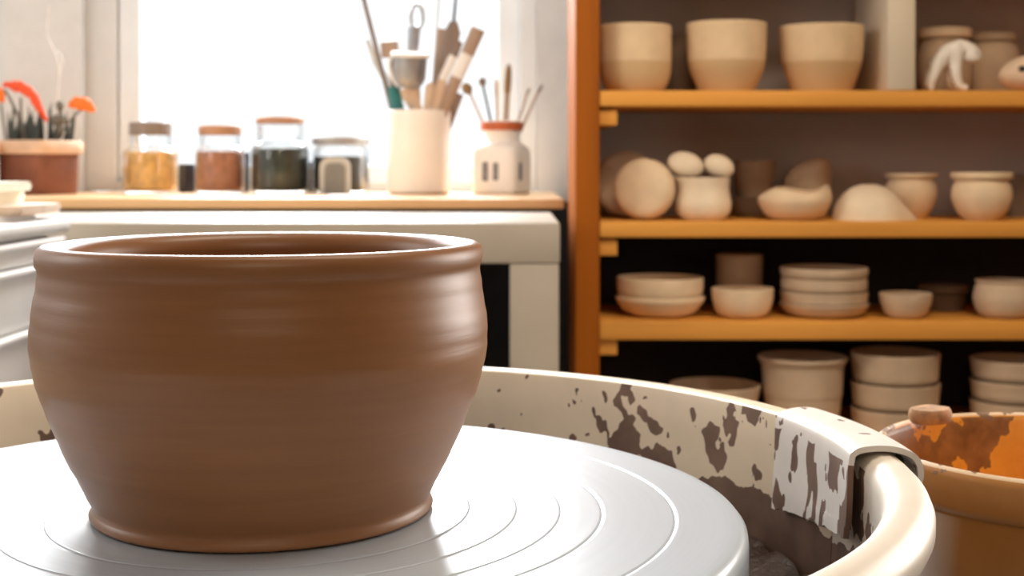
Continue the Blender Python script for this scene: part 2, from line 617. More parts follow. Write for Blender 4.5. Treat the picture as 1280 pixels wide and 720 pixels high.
def slab(name, label, cat, x0, x1, y0, y1, z0, z1, m, bev, warp=0):
    bm = box(x0, x1, y0, y1, 0, z1 - z0, bev, 3)
    o = obj(name, bm, m, loc=(0, 0, z0))
    return tag(o, label, cat, g)


def rounded_slab(x0, x1, y0, y1, h, r, ang=0, bev=.002):
    """a board with rounded plan corners"""
    bm = bmesh.new()
    pts = []
    for cxx, cyy, a0 in ((x1 - r, y1 - r, 0), (x0 + r, y1 - r, 90), (x0 + r, y0 + r, 180), (x1 - r, y0 + r, 270)):
        for k in range(7):
            a = R(a0 + 15 * k)
            pts.append((cxx + r * math.cos(a), cyy + r * math.sin(a)))
    lo = [bm.verts.new((x, y, 0)) for x, y in pts]
    hi = [bm.verts.new((x, y, h)) for x, y in pts]
    n = len(pts)
    bm.faces.new(lo[::-1])
    top = bm.faces.new(hi)
    for i in range(n):
        bm.faces.new((lo[i], lo[(i + 1) % n], hi[(i + 1) % n], hi[i]))
    es = [e for e in bm.edges if abs(e.verts[0].co.z - e.verts[1].co.z) < 1e-6]
    bmesh.ops.bevel(bm, geom=es, offset=bev, segments=2, affect='EDGES', clamp_overlap=True)
    return bm


def board(name, label, cat, x0, x1, y0, y1, z, h, r, m, rz=0, bev=.002):
    mx, my = (x0 + x1) / 2, (y0 + y1) / 2
    bm = rounded_slab(x0 - mx, x1 - mx, y0 - my, y1 - my, h, r, bev=bev)
    o = obj(name, bm, m, loc=(mx, my, z), rot=(0, 0, R(rz)))
    return tag(o, label, cat, g)


board('paper_stack', 'thick white paper pad lying lowest on the drawer cabinet worktop', 'paper', -1.0, -.640, 1.53, 1.83, WT, .0075, .006, M['paper'])
board('wooden_bat', 'wooden bat with rounded end and white coating above the paper pad', 'board', -1.02, -.622, 1.70, 1.90, WT + .0077, .0125, .03, M['batt_wood'], 0, .004)
board('plaster_bat', 'cream plaster bat in the middle of the pile left of the flower pot', 'board', -1.0, -.663, 1.66, 1.87, WT + .0204, .0175, .02, M['batt_cream'], 2, .005)
board('plaster_bat', 'cream plaster bat topmost of the pile on the drawer cabinet', 'board', -1.0, -.652, 1.66, 1.86, WT + .0381, .0120, .02, M['batt_cream'], -2, .004)

# ------------------------------------------------------------------ shelving unit
SY0, SY1 = 2.15, 2.43
S = [.1176, -.0898, -.2479, -.43, -.60]            # shelf tops, relative to the eye
SZ = [EZ + s for s in S]
u = thing('shelving_unit', 'tall orange wooden shelving unit filled with pale pots', 'shelf', (.55, 2.29, 0))
ux, uy = .55, 2.29
XA, XB, XC = .100, .1385, 1.03
UT = EZ + .62
TH = .0253


def ubox(name, x0, x1, y0, y1, z0, z1, m, bev=.002, parent=u):
    return obj(name, box(x0 - ux, x1 - ux, y0 - uy, y1 - uy, z0, z1, bev), m, parent)


ubox('upright', XA, XB, SY0, SY1, 0, UT, M['post_wood'])
ubox('upright', XC, XC + .0385, SY0, SY1, 0, UT, M['post_wood'])
allz = SZ + [EZ + .36]
for z in allz:
    ubox('shelf_board', XB + .0003, XC - .0003, SY0, SY1 - .012, z - TH - (.004 if abs(z - SZ[2]) < 1e-6 else 0), z, M['shelf_wood'], .003)
    zz = z - TH - .0045
    ubox('cleat', XB + .0003, XB + .029, SY0 + .012, SY1 - .014, zz - .025, zz - .0001, M['shelf_wood'], .002)
    ubox('cleat', XC - .029, XC - .0003, SY0 + .012, SY1 - .014, zz - .025, zz - .0001, M['shelf_wood'], .002)
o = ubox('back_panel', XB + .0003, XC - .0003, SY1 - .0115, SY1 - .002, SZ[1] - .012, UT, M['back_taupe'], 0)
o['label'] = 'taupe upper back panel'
o = ubox('back_panel', XB + .0003, XC - .0003, SY1 - .0115, SY1 - .002, .02, SZ[1] - .0122, M['back_shaded'], 0)  # near-black colour paints in the shade of the lower rows
o['label'] = 'lower back panel with shade painted in'
o = ubox('divider', .5944, .6387, SY0 + .001, SY1 - .07, SZ[0] + .0003, EZ + .36 - TH - .0003, M['divider'], .003)
o['label'] = 'cream upright divider panel'
ubox('top_board', XA, XC + .0385, SY0, SY1, UT + .0003, UT + .026, M['shelf_wood'], .002)


def px_prof(prof, Y, zb):
    """[(half width px, row px)] from the base up -> [(r, z)] above the base"""
    out = []
    for i, (hw, y) in enumerate(prof):
        z = EZ - (y - YH) / F * Y - zb
        out.append((hw / F * Y, 0.0 if i == 0 else max(z, .0005)))
    return out


def open_profile(outer, wall, floor=.006, steps=5):
    o_ = smoothline(outer, steps)
    rb = o_[0][0]
    ztop = o_[-1][1]
    rt = o_[-1][0]
    inner = [(max(r - wall, .002), max(z, floor)) for r, z in o_ if z > floor]
    prof = [(0, 0), (rb * .93, 0)] + o_[:-1]
    # rounded lip
    for k in range(6):
        a = R(180 * k / 5)
        prof.append((rt - wall / 2 + wall / 2 * math.cos(a), ztop - wall * .3 + wall / 2 * math.sin(a)))
    inn = [p for p in inner if p[1] < ztop - wall * .4][::-1]
    prof += inn
    rr = inn[-1][0] if inn else rt - wall
    prof += [(rr * .85, floor), (0, floor)]
    return prof


def vessel(name, label, cat, px, Y, prof, zb, m, wall=.004, fn=None, group=None, part=None, seg=56, z_off=0.0):
    """an open thrown pot traced from its outline, standing at zb"""
    pr = open_profile(px_prof(prof, Y, zb + z_off), wall)
    o = obj(name, lathe(pr, seg, fn=fn), m, loc=((px - 640) / F * Y, Y, zb + z_off))
    return tag(o, label, cat, group)


def lidded(name, label, cat, px, Y, prof, lid, zb, m, ml, group=None):
    base = Vector(((px - 640) / F * Y, Y, zb))
    t = thing(name, label, cat, base, group=group)
    pr = open_profile(px_prof(prof, Y, zb), .004)
    obj('body', lathe(pr, 56), m, t)
    lw, ly0, ly1 = lid
    r = lw / F * Y
    z0 = EZ - (ly0 - YH) / F * Y - zb
    z1 = EZ - (ly1 - YH) / F * Y - zb
    b = .0025
    obj('lid', lathe([(0, z0), (r - b, z0), (r, z0 + b), (r, z1 - b), (r - b * 1.3, z1), (0, z1 + .001)], 56), ml, t)
    return t


# ---- top shelf
z = SZ[0]
gA = 'pots on the top shelf'
vessel('planter_pot', 'wide two-tone pale pot on the top shelf beside the orange upright', 'pot', 794, 2.222,
       [(34, 112), (40, 106), (44, 92), (45, 70), (45, 33)], z, M['bisque2'], .005, group=gA)
vessel('tumbler', 'small dark brown tumbler standing between two wide top-shelf pots', 'cup', 850, 2.352,
       [(20, 112), (21, 90), (22, 45)], z, M['bisque_dark'], .004)
vessel('planter_pot', 'wide two-tone pale pot in the middle of the top-shelf row', 'pot', 908, 2.225,
       [(33, 112), (40, 102), (47, 84), (49, 62), (50, 30)], z, M['bisque2'], .005, group=gA)
vessel('planter_pot', 'wide two-tone pale pot just left of the cream divider', 'pot', 1027, 2.228,
       [(36, 112), (43, 98), (49, 78), (51, 58), (52, 34)], z, M['bisque2'], .005, group=gA)
lidded('storage_jar', 'taller shade-darkened lidded jar behind the arched clay animal', 'jar', 1181, 2.325,
       [(28, 112), (33, 96), (34, 72), (31, 58), (29, 53), (30, 49.5)], (33, 48.5, 36), z, M['bisque_shaded'], M['bisque'])
lidded('storage_jar', 'shorter shade-darkened lidded jar above the round-eyed clay head', 'jar', 1240, 2.335,
       [(28, 112), (33, 98), (34, 78), (31, 62), (28, 57), (28, 54.5)], (29, 53, 42), z, M['bisque_shaded'], M['bisque_shaded'])


def skin_mesh(name, verts, edges, radii, m, parent=None, loc=(0, 0, 0), sub=2):
    me = bpy.data.meshes.new(name)
    me.from_pydata(verts, edges, [])
    o = link(bpy.data.objects.new(name, me), parent)
    o.location = loc
    sk = o.modifiers.new('skin', 'SKIN')
    sk.use_smooth_shade = True
    for i, r in enumerate(radii):
        d = me.skin_vertices[0].data[i]
        d.radius = r if isinstance(r, tuple) else (r, r)
        d.use_root = (i == 0)
    s = o.modifiers.new('sub', 'SUBSURF')
    s.levels = s.render_levels = sub
    dg = bpy.context.evaluated_depsgraph_get()
    me2 = bpy.data.meshes.new_from_object(o.evaluated_get(dg))
    o.modifiers.clear()
    o.data = me2
    me2.materials.clear()
    me2.materials.append(m)
    me2.polygons.foreach_set('use_smooth', [True] * len(me2.polygons))
    return o


# arched clay animal with hanging head: hind legs left, forelegs in the middle
Y = 2.19
b0 = P(1188, 112, Y)
b0.z = z


def q(px, py, dy=0.0):
    p = P(px, py, Y)
    return (p.x - b0.x, dy, p.z - b0.z)


k = Y / F
V = [q(1188, 63), q(1176, 71), q(1200, 58), q(1210, 60), q(1216, 70), q(1214, 80),
     q(1168, 85, -.010), q(1162, 100, -.012), q(1160, 110.5, -.012), q(1164, 111, -.016),
     q(1192, 78, -.008), q(1192, 94, -.011), q(1196, 107, -.011), q(1207, 111, -.013),
     q(1170, 85, .012), q(1165, 100, .014), q(1163, 110.5, .014),
     q(1190, 78, .010), q(1190, 94, .013), q(1194, 107, .013), q(1203, 111, .014)]
E = [(0, 1), (0, 2), (2, 3), (3, 4), (4, 5), (1, 6), (6, 7), (7, 8), (8, 9), (0, 10), (10, 11), (11, 12), (12, 13),
     (1, 14), (14, 15), (15, 16), (0, 17), (17, 18), (18, 19), (19, 20)]
rad = [11, 9.5, 9.5, 10, 13.5, 9, 6.5, 5.5, 4.5, 3.5, 7, 6, 5, 3.5, 6.5, 5.5, 4.5, 7, 6, 5, 3.5]
fig = thing('animal_figurine', 'cream clay animal with arched back and hanging head on the top shelf', 'figurine', b0)
body = skin_mesh('body', V, E, [r * k * 1.15 for r in rad], M['porcelain'], fig)
zmin = min(v.co.z for v in body.data.vertices)
for v in body.data.vertices:
    v.co.z -= zmin
bm = ellipsoid(.0042, .0026, .0012, 12, 8)
e = obj('eye', bm, M['mark_grey'], fig, loc=Vector(q(1217, 66, -.0145)) - Vector((0, 0, zmin)), rot=(0, R(40), 0))

# second figurine: round head with a dark eye, cut by the frame's edge
Y = 2.2
hb = P(1288, 112, Y)
hb.z = z
hf = thing('animal_head_figurine', 'pinkish cream clay animal head with one round dark eye', 'figurine', hb)


def headwarp(p):
    x, y_, zz = p
    if x < 0:
        s = 1 - .16 * (x / -.052) ** 2
        return Vector((x, y_ * s, zz * (s * .9 + .1) - .004 * (x / -.052) ** 2))
    return Vector((x, y_, zz))


h = obj('head', ellipsoid(.052, .04, .030, 40, 24, headwarp), M['bisque_pink'], hf, loc=(0, 0, .0295))
obj('eye', ellipsoid(.0065, .004, .0055, 16, 10), M['eye'], h, loc=(-.025, -.0325, .006), rot=(0, 0, R(-25)))
for s in (-1, 1):
    obj('ear', ellipsoid(.009, .005, .012, 16, 10), M['bisque_pink'], h, loc=(.018, s * .024, .026), rot=(R(-25 * s), 0, 0))

# ---- second shelf
z = SZ[1]
gB = 'pots on the second shelf'


def plate_on_edge(label, px, Y, rpx, yaw, tilt, m):
    r = rpx / F * Y
    d = .030
    pr = [(0, 0), (r * .5, .0008), (r * .80, .002), (r * .93, .006), (r * .99, d * .4), (r, d), (r - .004, d), (r * .93, d * .5), (r * .80, .008), (r * .5, .005), (0, .005)]
    o = obj('shallow_bowl', lathe(pr, 64), m)
    # axis towards +Y (the foot faces the viewer), then leaned back and turned
    o.rotation_euler = (R(-90 + tilt), 0, R(yaw))
    o.location = ((px - 640) / F * Y, Y, 0)
    bpy.context.view_layer.update()
    zm = min((o.matrix_basis @ v.co).z for v in o.data.vertices)
    o.location.z = z - zm + .0002
    return tag(o, label, 'bowl', gB)


plate_on_edge('shallow tan bowl standing on edge with its foot facing out', 800, 2.195, 38.5, -24, -5, M['bisque'])
plate_on_edge('duller shallow bowl on edge leaning behind the tan bowl', 783, 2.285, 42, -8, -8, M['bisque_dull'])


def jugwarp(x, y_, zz):
    hgt = .070
    a = math.atan2(y_, x)
    w = max(0, math.cos(a - math.pi)) ** 24 * max(0, (zz - hgt * .66) / (hgt * .34)) ** 1.3
    return (x - .010 * w, y_, zz + .003 * w)


Yj = 2.22
vessel('jug', 'pale squat jug with small spout carrying two oval dishes', 'jug', 879, Yj,
       [(24, 276), (32, 267), (35, 255), (33, 243), (32, 234), (33.5, 222.5)], z, M['bisque_pale'], .004, jugwarp)
jz = EZ - (222.5 - YH) / F * Yj


def pinch_dish(label, px, py, a, c_, tilt):
    Yd = Yj - .002
    fa, fc = a / F * Yd, c_ / F * Yd

    def w(p):
        return Vector((p.x, p.y * .9, p.z if p.y < 0 else p.z))
    bm = ellipsoid(fa, .014, fc, 36, 20)
    # hollow the far side so that it reads as a small dish stood on its rim
    for v in bm.verts:
        if v.co.y > 0:
            v.co.y *= -.45
    o = obj('oval_dish', bm, M['bisque_pale'], rot=(R(-8), R(tilt), 0))
    o.location = ((px - 640) / F * Yd, Yd, 0)
    bpy.context.view_layer.update()
    zm = min((o.matrix_basis @ v.co).z for v in o.data.vertices)
    o.location.z = jz - zm + .0004
    return tag(o, label, 'dish', 'oval dishes on the jug')


pinch_dish('larger oval dish stood on edge above the jug spout', 857, 206, 23, 16, 14)
pinch_dish('smaller oval dish stood on edge at the right of the jug rim', 899, 209, 19.5, 14, 22)
zb2 = z
Yb = 2.355
vessel('small_bowl', 'dim brown bowl behind the jug carrying an upright beaker', 'bowl', 938, Yb,
       [(18, 275), (24, 262), (28, 246)], z, M['bisque_dark'], .004)
zt = EZ - (246 - YH) / F * Yb
vessel('beaker', 'shade-darkened beaker standing on the dim bowl behind the jug', 'cup', 944, Yb,
       [(21, 245), (23, 225), (25, 201)], zt, M['bisque_shaded'], .004, z_off=.0004)


def wavy(x, y_, zz):
    a = math.atan2(y_, x)
    top = max(0, (zz - .028) / .03)
    s = .010 * math.cos(a - R(10)) * .6 + .007 * math.cos(3 * a + .6)
    b_ = 1 + .05 * math.cos(2 * a) * top
    return (x * b_, y_ * b_, zz + s * min(1, top))


vessel('freeform_bowl', 'pale hand-formed bowl with a wavy dipping rim', 'bowl', 993, 2.222,
       [(24, 275), (36, 268), (44, 255), (45, 246), (41, 238)], z, M['bisque'], .006, wavy)


def slantdome(p):
    return Vector((p.x + p.z * .18, p.y, p.z + p.x * .28 * max(0, p.z) / .05))


Yq = 2.355
o = obj('closed_form', lathe([(0, 0), (.034, 0), (.041, .02), (.042, .05), (.040, .073), (.033, .089), (.02, .097), (0, .0995)], 48,
                             fn=lambda x, y_, zz: (x + zz * .08, y_, zz + max(0, zz - .03) * x * 4.5)), M['bisque'], loc=((1006 - 640) / F * Yq, Yq, z))
tag(o, 'dull rounded closed clay form peeking out behind the wavy bowl', 'vase')


def lipdome(x, y_, zz):
    a = math.atan2(y_, x)
    w = max(0, math.cos(a)) ** 10 * max(0, 1 - zz / .035) ** 1.6
    return (x + .020 * w, y_, zz)


Yd = 2.225
k = Yd / F
o = obj('domed_cover', lathe([(0, .058), (.012, .0578), (.026, .0535), (.041, .0425), (.0525, .027), (.058, .011), (.0595, .0), (.0555, .0),
                              (.054, .011), (.0485, .026), (.038, .039), (.024, .049), (0, .053)], 64, fn=lipdome), M['bisque_pale'],
        loc=((1086 - 640) * k, Yd, z))
tag(o, 'pale domed cover lying face down with a pointed lip', 'bowl', gB)
vessel('cup', 'pale collared cup standing behind the domed cover', 'cup', 1139, 2.30,
       [(17, 274), (25, 262), (31, 246), (31, 233), (27.5, 225), (29, 222.5), (32, 221), (32, 217)], z, M['bisque'], .004, group=gB)
vessel('cup', 'pale round-bellied collared cup alone near the second shelf end', 'cup', 1227, 2.212,
       [(20, 275), (30, 264), (36.5, 247), (35, 233), (32, 227), (34, 224), (37, 222), (37, 216)], z, M['bisque'], .004, group=gB)
vessel('tumbler', 'very dark tumbler right of the round-bellied cup', 'cup', 1277, 2.355,
       [(18, 275), (21, 250), (22, 218)], z, M['bisque_dark'], .004)

# ---- third shelf
z = SZ[2]
gC = 'bowls on the third shelf'
Y = 2.235
vessel('bowl', 'flared pale bowl lowest in the pair on the third shelf', 'bowl', 825, Y,
       [(28, 401), (42, 390), (52, 379), (55.5, 373), (55, 369)], z, M['bisque'], .003, group=gC)
vessel('bowl', 'straight-rimmed pale bowl nested in the flared bowl', 'bowl', 825, Y,
       [(26, 391), (40, 380), (48.5, 372), (52.5, 366), (54, 356), (54, 346)], EZ - (395.5 - YH) / F * Y, M['bisque'], .003, group=gC)
vessel('bowl', 'small pale bowl in front of a dull beaker on the third shelf', 'bowl', 928, 2.212,
       [(20, 400), (31, 391), (37, 377), (38.5, 360)], z, M['bisque'], .003, group=gC)
vessel('beaker', 'dull straight beaker rising behind the small third-shelf bowl', 'cup', 924, 2.345,
       [(27, 395), (28, 370), (29, 318)], z, M['bisque'], .004)
Y = 2.232
zz = z
for lab, prof, m in (
        ('flared plate lowest in the third-shelf stack of four', [(30, 401), (46, 391), (54, 381), (55, 378)], 'bisque_dull'),
        ('second plate from the bottom in the third-shelf stack of four', [(44, 385), (52, 377), (53, 372), (54, 364)], 'bisque_dull'),
        ('third plate from the bottom in the third-shelf stack of four', [(44, 367), (52, 361), (53, 352), (53, 347.5)], 'bisque_dull'),
        ('topmost plate in the third-shelf stack of four', [(46, 350), (52, 345), (54, 340), (54, 334)], 'bisque_dull')):
    zb = z if 'lowest' in lab else EZ - (prof[0][1] - YH) / F * Y
    vessel('plate', lab, 'plate', 1030, Y, prof, zb, M[m], .003, group='plates stacked on the third shelf')
vessel('bowl', 'small dull open bowl beside the stack of four plates', 'bowl', 1132, 2.205,
       [(18, 399), (25, 392), (31, 378), (32.5, 366.5)], z, M['bisque_dull'], .003, group=gC)
lidded('storage_jar', 'dark brown lidded jar behind the small dull bowl', 'jar', 1178, 2.33,
       [(22, 399), (26, 390), (27, 372), (26, 366.5)], (31, 365, 355), z, M['bisque_dark'], M['bisque_dark'])
vessel('round_pot', 'pale rounded pot at the right end of the third shelf', 'pot', 1256, 2.21,
       [(24, 399), (33, 390), (38, 374), (36, 360), (34, 354), (36, 350)], z, M['bisque_dull'], .004, group=gC)

# ---- bottom row
z = SZ[3]
gD = 'large bowls on the lower shelf'
vessel('large_bowl', 'wide low bowl on the lower shelf behind the splash pan', 'bowl', 893, 2.238,
       [(32, 546), (46, 522), (54, 495), (57, 480)], z, M['bisque_dull'], .004, group=gD)
Y = 2.232
vessel('tall_pot', 'tall pale pot with flared rim left of the three-bowl stack', 'pot', 1003, Y,
       [(42, 546), (46, 510), (47.5, 493), (48.5, 491), (50, 465), (51, 455), (55, 449), (55.5, 445)], z, M['bisque_dull'], .004, group=gD)
for lab, y0, y1 in (('deep straight-sided bowl lowest in the lower-shelf stack of three', 546, 509), ('deep straight-sided bowl second in the lower-shelf stack of three', 512, 477),
                    ('deep straight-sided bowl topmost in the lower-shelf stack of three', 480, 440)):
    zb = z if y0 == 546 else EZ - (y0 - YH) / F * Y
    vessel('deep_bowl', lab, 'bowl', 1119, Y, [(40, y0), (49, y0 - 5), (52, y0 - 10), (53, (y0 + y1) / 2 - 4), (54.5, y1 + 2), (54.5, y1)], zb, M['bisque_dull'], .003, group=gD)
for lab, y0, y1 in (('dull bowl lowest in the lower-shelf stack above the orange bucket', 546, 500), ('dull bowl second in the lower-shelf stack above the orange bucket', 503, 474),
                    ('dull bowl topmost in the lower-shelf stack above the orange bucket', 477, 448)):
    zb = z if y0 == 546 else EZ - (y0 - YH) / F * Y
    vessel('deep_bowl', lab, 'bowl', 1266, Y, [(38, y0), (46, y0 - 5), (49, y0 - 10), (50, (y0 + y1) / 2 - 4), (51.5, y1 + 2), (51.5, y1)], zb, M['bisque_dull'], .003, group=gD)

# ------------------------------------------------------------------ things on the sill
SJ = SILL


def sill_y(py):
    """depth of the spot on the sill seen at row py"""
    return .060 * F / (py - YH)


gJ = 'glass storage jars on the sill'


def glass_jar(label, px, Y, hw, neck_hw, y_sh, y_neck, y_fill, lid, fill, ml):
    """lid = (half width, bottom row, top row)"""
    b_ = Vector(((px - 640) / F * Y, Y, SJ))
    t = thing('glass_jar', label, 'jar', b_, group=gJ)
    k = Y / F
    zz = lambda y: EZ - (y - YH) / F * Y - SJ
    r, rn = hw * k, neck_hw * k
    ln = zz(lid[1])
    out = [(r * .9, 0), (r * .97, .003), (r, .010), (r, zz(y_sh) - .006), (r * .985, zz(y_sh)), ((r + rn) / 2, zz((y_sh + y_neck) / 2) + .001), (rn, zz(y_neck)), (rn, ln - .0005)]
    wall = .003
    inn = [(max(a - wall, 0), max(c, .005)) for a, c in out][::-1]
    obj('glass', lathe([(0, 0)] + out + [(rn - wall, ln - .0005)] + inn[1:] + [(0, .005)], 48), M['glass'], t)
    zf = zz(y_fill)
    ri = r - wall - .0006
    obj('contents', lathe([(0, .0058), (ri * .9, .0058), (ri, .012), (ri, zf - .003), (ri * .97, zf), (ri * .5, zf + .001), (0, zf + .0005)], 48), fill, t)
    lw = lid[0] * k
    l0, l1 = zz(lid[1]), zz(lid[2])
    obj('lid', lathe([(0, l0), (lw - .002, l0), (lw, l0 + .002), (lw, l1 - .002), (lw - .002, l1), (0, l1)], 48), ml, t)
    return t


glass_jar('glass jar of amber grains with a grey-brown lid', 188, 2.84, 35, 26, 192, 183, 190, (26, 169, 153), M['amber_fill'], M['lid_grey'])
glass_jar('glass jar of reddish brown grains with a tan lid', 275, 2.84, 31.5, 26, 190, 183, 189.5, (26.5, 169, 157), M['rust_fill'], M['lid_tan'])
glass_jar('tallest glass jar, filled dark green, with a thin tan lid', 350, 2.84, 37, 30, 186, 178, 186, (30, 155, 146.5), M['green_fill'], M['lid_tan'])
glass_jar('squat glass jar of dark grains with a flat steel lid', 426, 2.855, 36, 33, 186, 182.5, 196, (36, 181, 171.5), M['dark_fill'], M['lid_steel'])
for lab, px, hw, top in (('dark navy pot between the amber jar and the reddish jar', 234, 11, 205),
                         ('black pot half hidden between the green jar and squat jar', 392, 11, 202),
                         ('dark pot half hidden behind the reddish jar', 301, 11, 190)):
    Y = 2.935
    pr = open_profile(px_prof([(hw * .9, 240), (hw, 236), (hw, top + 6), (hw * .9, top)], Y, SJ), .003)
    o = obj('small_pot', lathe(pr, 32), M['navy'], loc=((px - 640) / F * Y, Y, SJ))
    tag(o, lab, 'pot', 'dark pots behind the jars')
# grey arched plaque in front of the squat jar
Y = 2.775
k = Y / F


def arch_bm(w, h, t0, t1, inset=0):
    bm = bmesh.new()
    pts = [(-w, 0), (w, 0)]
    r = w * .62
    for i in range(9):
        a = R(i * 11.25)
        pts.append((w - r + r * math.cos(a), h - r + r * math.sin(a)))
    for i in range(9):
        a = R(90 + i * 11.25)
        pts.append((-w + r + r * math.cos(a), h - r + r * math.sin(a)))
    A = [bm.verts.new((x, t0, zz)) for x, zz in pts]
    B = [bm.verts.new((x, t1, zz)) for x, zz in pts]
    bm.faces.new(A)
    bm.faces.new(B[::-1])
    n = len(pts)
    for i in range(n):
        bm.faces.new((A[i], A[(i + 1) % n], B[(i + 1) % n], B[i]))
    return bm


t = thing('arched_plaque', 'small grey arched plaque with pale border before the squat jar', 'ornament', ((419 - 640) * k, Y, SJ))
obj('border', arch_bm(19 * k, 46 * k, -.006, .006), M['stone_pale'], t, angle=30)
obj('face', arch_bm(13 * k, 39 * k, -.0085, -.0062), M['stone_grey'], t, angle=30)
# orange-brown reflection on the sill edge, painted in as a flat lozenge
o = obj('sill_reflection', ellipsoid(.026, .022, .0025, 20, 8), M['lid_tan'], loc=((424 - 640) / F * 2.55, 2.55, SJ + .0024))
tag(o, 'flat orange-brown patch painted in as a reflection on the sill front edge', 'reflection')

# white crock of tools
CY = 2.80
k = CY / F
ck = Vector(((523.5 - 640) * k, CY, SJ))
rc = 39.5 * k
hc = EZ - (138.5 - YH) * k - SJ
o = obj('tool_crock', lathe(open_profile([(rc * .9, 0), (rc * .985, .006), (rc, .014), (rc, hc * .5), (rc * .995, hc)], .004), 64), M['crock'], loc=ck)
tag(o, 'plain white cylindrical crock holding tools on the sill', 'pot')
gT = 'tools standing in the white crock'


def tool(name, label, cat='tool', group=gT):
    return thing(name, label, cat, ck + Vector((0, 0, .008)), group=group)


def L(px, py, dy=0.0, base=None):
    """photo point to crock-local"""
    Y = CY + dy
    return P(px, py, Y) - (base or (ck + Vector((0, 0, .008))))


def foot(px, dy):
    """a tool's end on the crock floor"""
    return Vector(((px - 523.5) * k, dy, .001))


def stick(nm, a, b, r0, r1, m, parent, flat=1.0, seg=10, mid=None):
    pts = [a] + ([mid] if mid else []) + [b]
    n = len(pts)
    rr = [(r0 + (r1 - r0) * i / (n - 1)) * k for i in range(n)]
    return obj(nm, tube(pts, rr, seg, flat), m, parent)


t = tool('thin_rod', 'long thin dark rod leaning furthest left in the crock')
stick('rod', foot(516, -.02), L(452, -12, -.02), 3, 3, M['tool_wood_dark'], t)
t = tool('palette_knife', 'pale flat knife leaning left in the white crock')
stick('blade', L(500, 128, .0), L(459, 50, .0), 6, 2.5, M['tool_pale'], t, .25, 8, L(470, 78, .0))
stick('handle', foot(520, .0), L(500, 130, .0), 5, 5, M['tool_pale'], t)
t = tool('block_tool', 'brown block-headed tool with a teal handle in the crock')
stick('handle', foot(514, -.028), L(492, 108, -.03), 8, 8, M['tool_teal'], t, .6)
stick('shaft', L(492, 109, -.03), L(489, 72, -.03), 3, 3, M['tool_wood_dark'], t)
bm = box(-11 * k, 11 * k, -.006, .006, 0, 20 * k, .002)
obj('block', bm, M['tool_wood'], t, loc=L(488, 72, -.03), rot=(0, R(-4), 0))
# grey scoop with a pale flared rim
t = tool('clay_scoop', 'grey cylindrical scoop with white flared rim in the crock')
sY = -.042
pa = L(511, 110, sY)
bm = lathe([(0, 0), (12 * k, 0), (17 * k, 5 * k), (20 * k, 12 * k), (21 * k, 38 * k), (19.5 * k, 38 * k), (18.5 * k, 12 * k), (15 * k, 6 * k), (0, 3 * k)], 40)
cup_ = obj('cup', bm, M['tool_steel'], t, loc=pa, rot=(R(6), R(3), 0))
bm = lathe([(19 * k, 38.2 * k), (24 * k, 38.2 * k), (25 * k, 40 * k), (24 * k, 43 * k), (21 * k, 44.5 * k), (19 * k, 43 * k)], 40)
bm2 = lathe([(19 * k, 38.2 * k), (24 * k, 38.2 * k), (25 * k, 40 * k), (24 * k, 43 * k), (21 * k, 44.5 * k), (19 * k, 43 * k), (19 * k, 38.2 * k)], 40)
bm.free()
obj('rim', bm2, M['tool_white'], cup_)
obj('loop', tube(smoothline([(-22 * k, -.004, 38 * k), (-25 * k, -.004, 28 * k), (-21 * k, -.004, 12 * k), (-12 * k, -.004, 1 * k)], 5), 2.2 * k, 8), M['tool_white'], cup_)
obj('handle', tube([foot(524, -.02), L(520, 136, sY + .006), L(514, 122, sY + .002), L(511, 109.7, sY)], [6 * k, 8 * k, 10 * k, 12 * k], 12, .6), M['tool_wood_pale'], t)
# ring-handled tool
t = tool('ring_tool', 'steel tool with an oval ring handle above the scoop')
stick('blade', foot(525, .01), L(516, 62, .01), 6, 7, M['tool_steel'], t, .4)
stick('grip', L(516, 62, .01), L(518, 34, .01), 7, 8, M['tool_steel'], t, .4)
ringp = [L(521 + 7.5 * math.cos(a), 20 + 15 * math.sin(a), .01) for a in [R(12 * i) for i in range(31)]]
obj('ring', tube(ringp, 2.6 * k, 8), M['tool_steel'], t)
# wooden slats and spatulas on the right side
t = tool('wooden_batten', 'upright brown wooden slat left of the dark spatula')
stick('batten', foot(535, .0), L(553, 36, .0), 6.5, 6.5, M['tool_wood'], t, .3, 8)
t = tool('pale_rod', 'thin pale rod poking above the upright wooden slat')
stick('rod', foot(532, .018), L(549, -10, .02), 1.6, 1.4, M['tool_pale'], t)
t = tool('dark_spatula', 'dark wooden spatula with a black tipped needle')
stick('handle', foot(528, -.014), L(553, 100, -.014), 5, 6, M['tool_wood_dark'], t, .4, 8)
obj('paddle', tube([L(553, 100, -.014), L(560, 66, -.014), L(566, 40, -.014), L(567, 27, -.014)], [6 * k, 9.5 * k, 10 * k, 5 * k], 10, .3), M['tool_wood_dark'], t)
stick('needle', L(567, 28, -.014), L(570, -6, -.014), 2.2, 1.8, M['tool_black'], t)
t = tool('flat_brush', 'broad brown paddle brush with a white band leaning right')
stick('handle', foot(512, -.03), L(571, 97, -.03), 6, 8, M['tool_wood'], t, .4, 8)
stick('ferrule', L(571, 97, -.03), L(584, 68, -.03), 8.4, 8.6, M['tool_white'], t, .42, 8)
stick('head', L(584, 68, -.03), L(598, 36, -.03), 8.5, 9, M['tool_wood'], t, .4, 8)
t = tool('flat_brush', 'second brush with a white band leaning before the dark spatula')
stick('handle', foot(520, -.036), L(553, 100, -.036), 6, 6, M['tool_wood_pale'], t, .4, 8)
stick('ferrule', L(553, 100, -.036), L(567, 70, -.036), 5.5, 5.5, M['tool_white'], t, .5, 8)
stick('head', L(567, 70, -.036), L(576, 52, -.036), 5.5, 3, M['tool_wood_dark'], t, .4, 8)
t = tool('wooden_spoon', 'short pale wooden spoon low at the crock mouth')
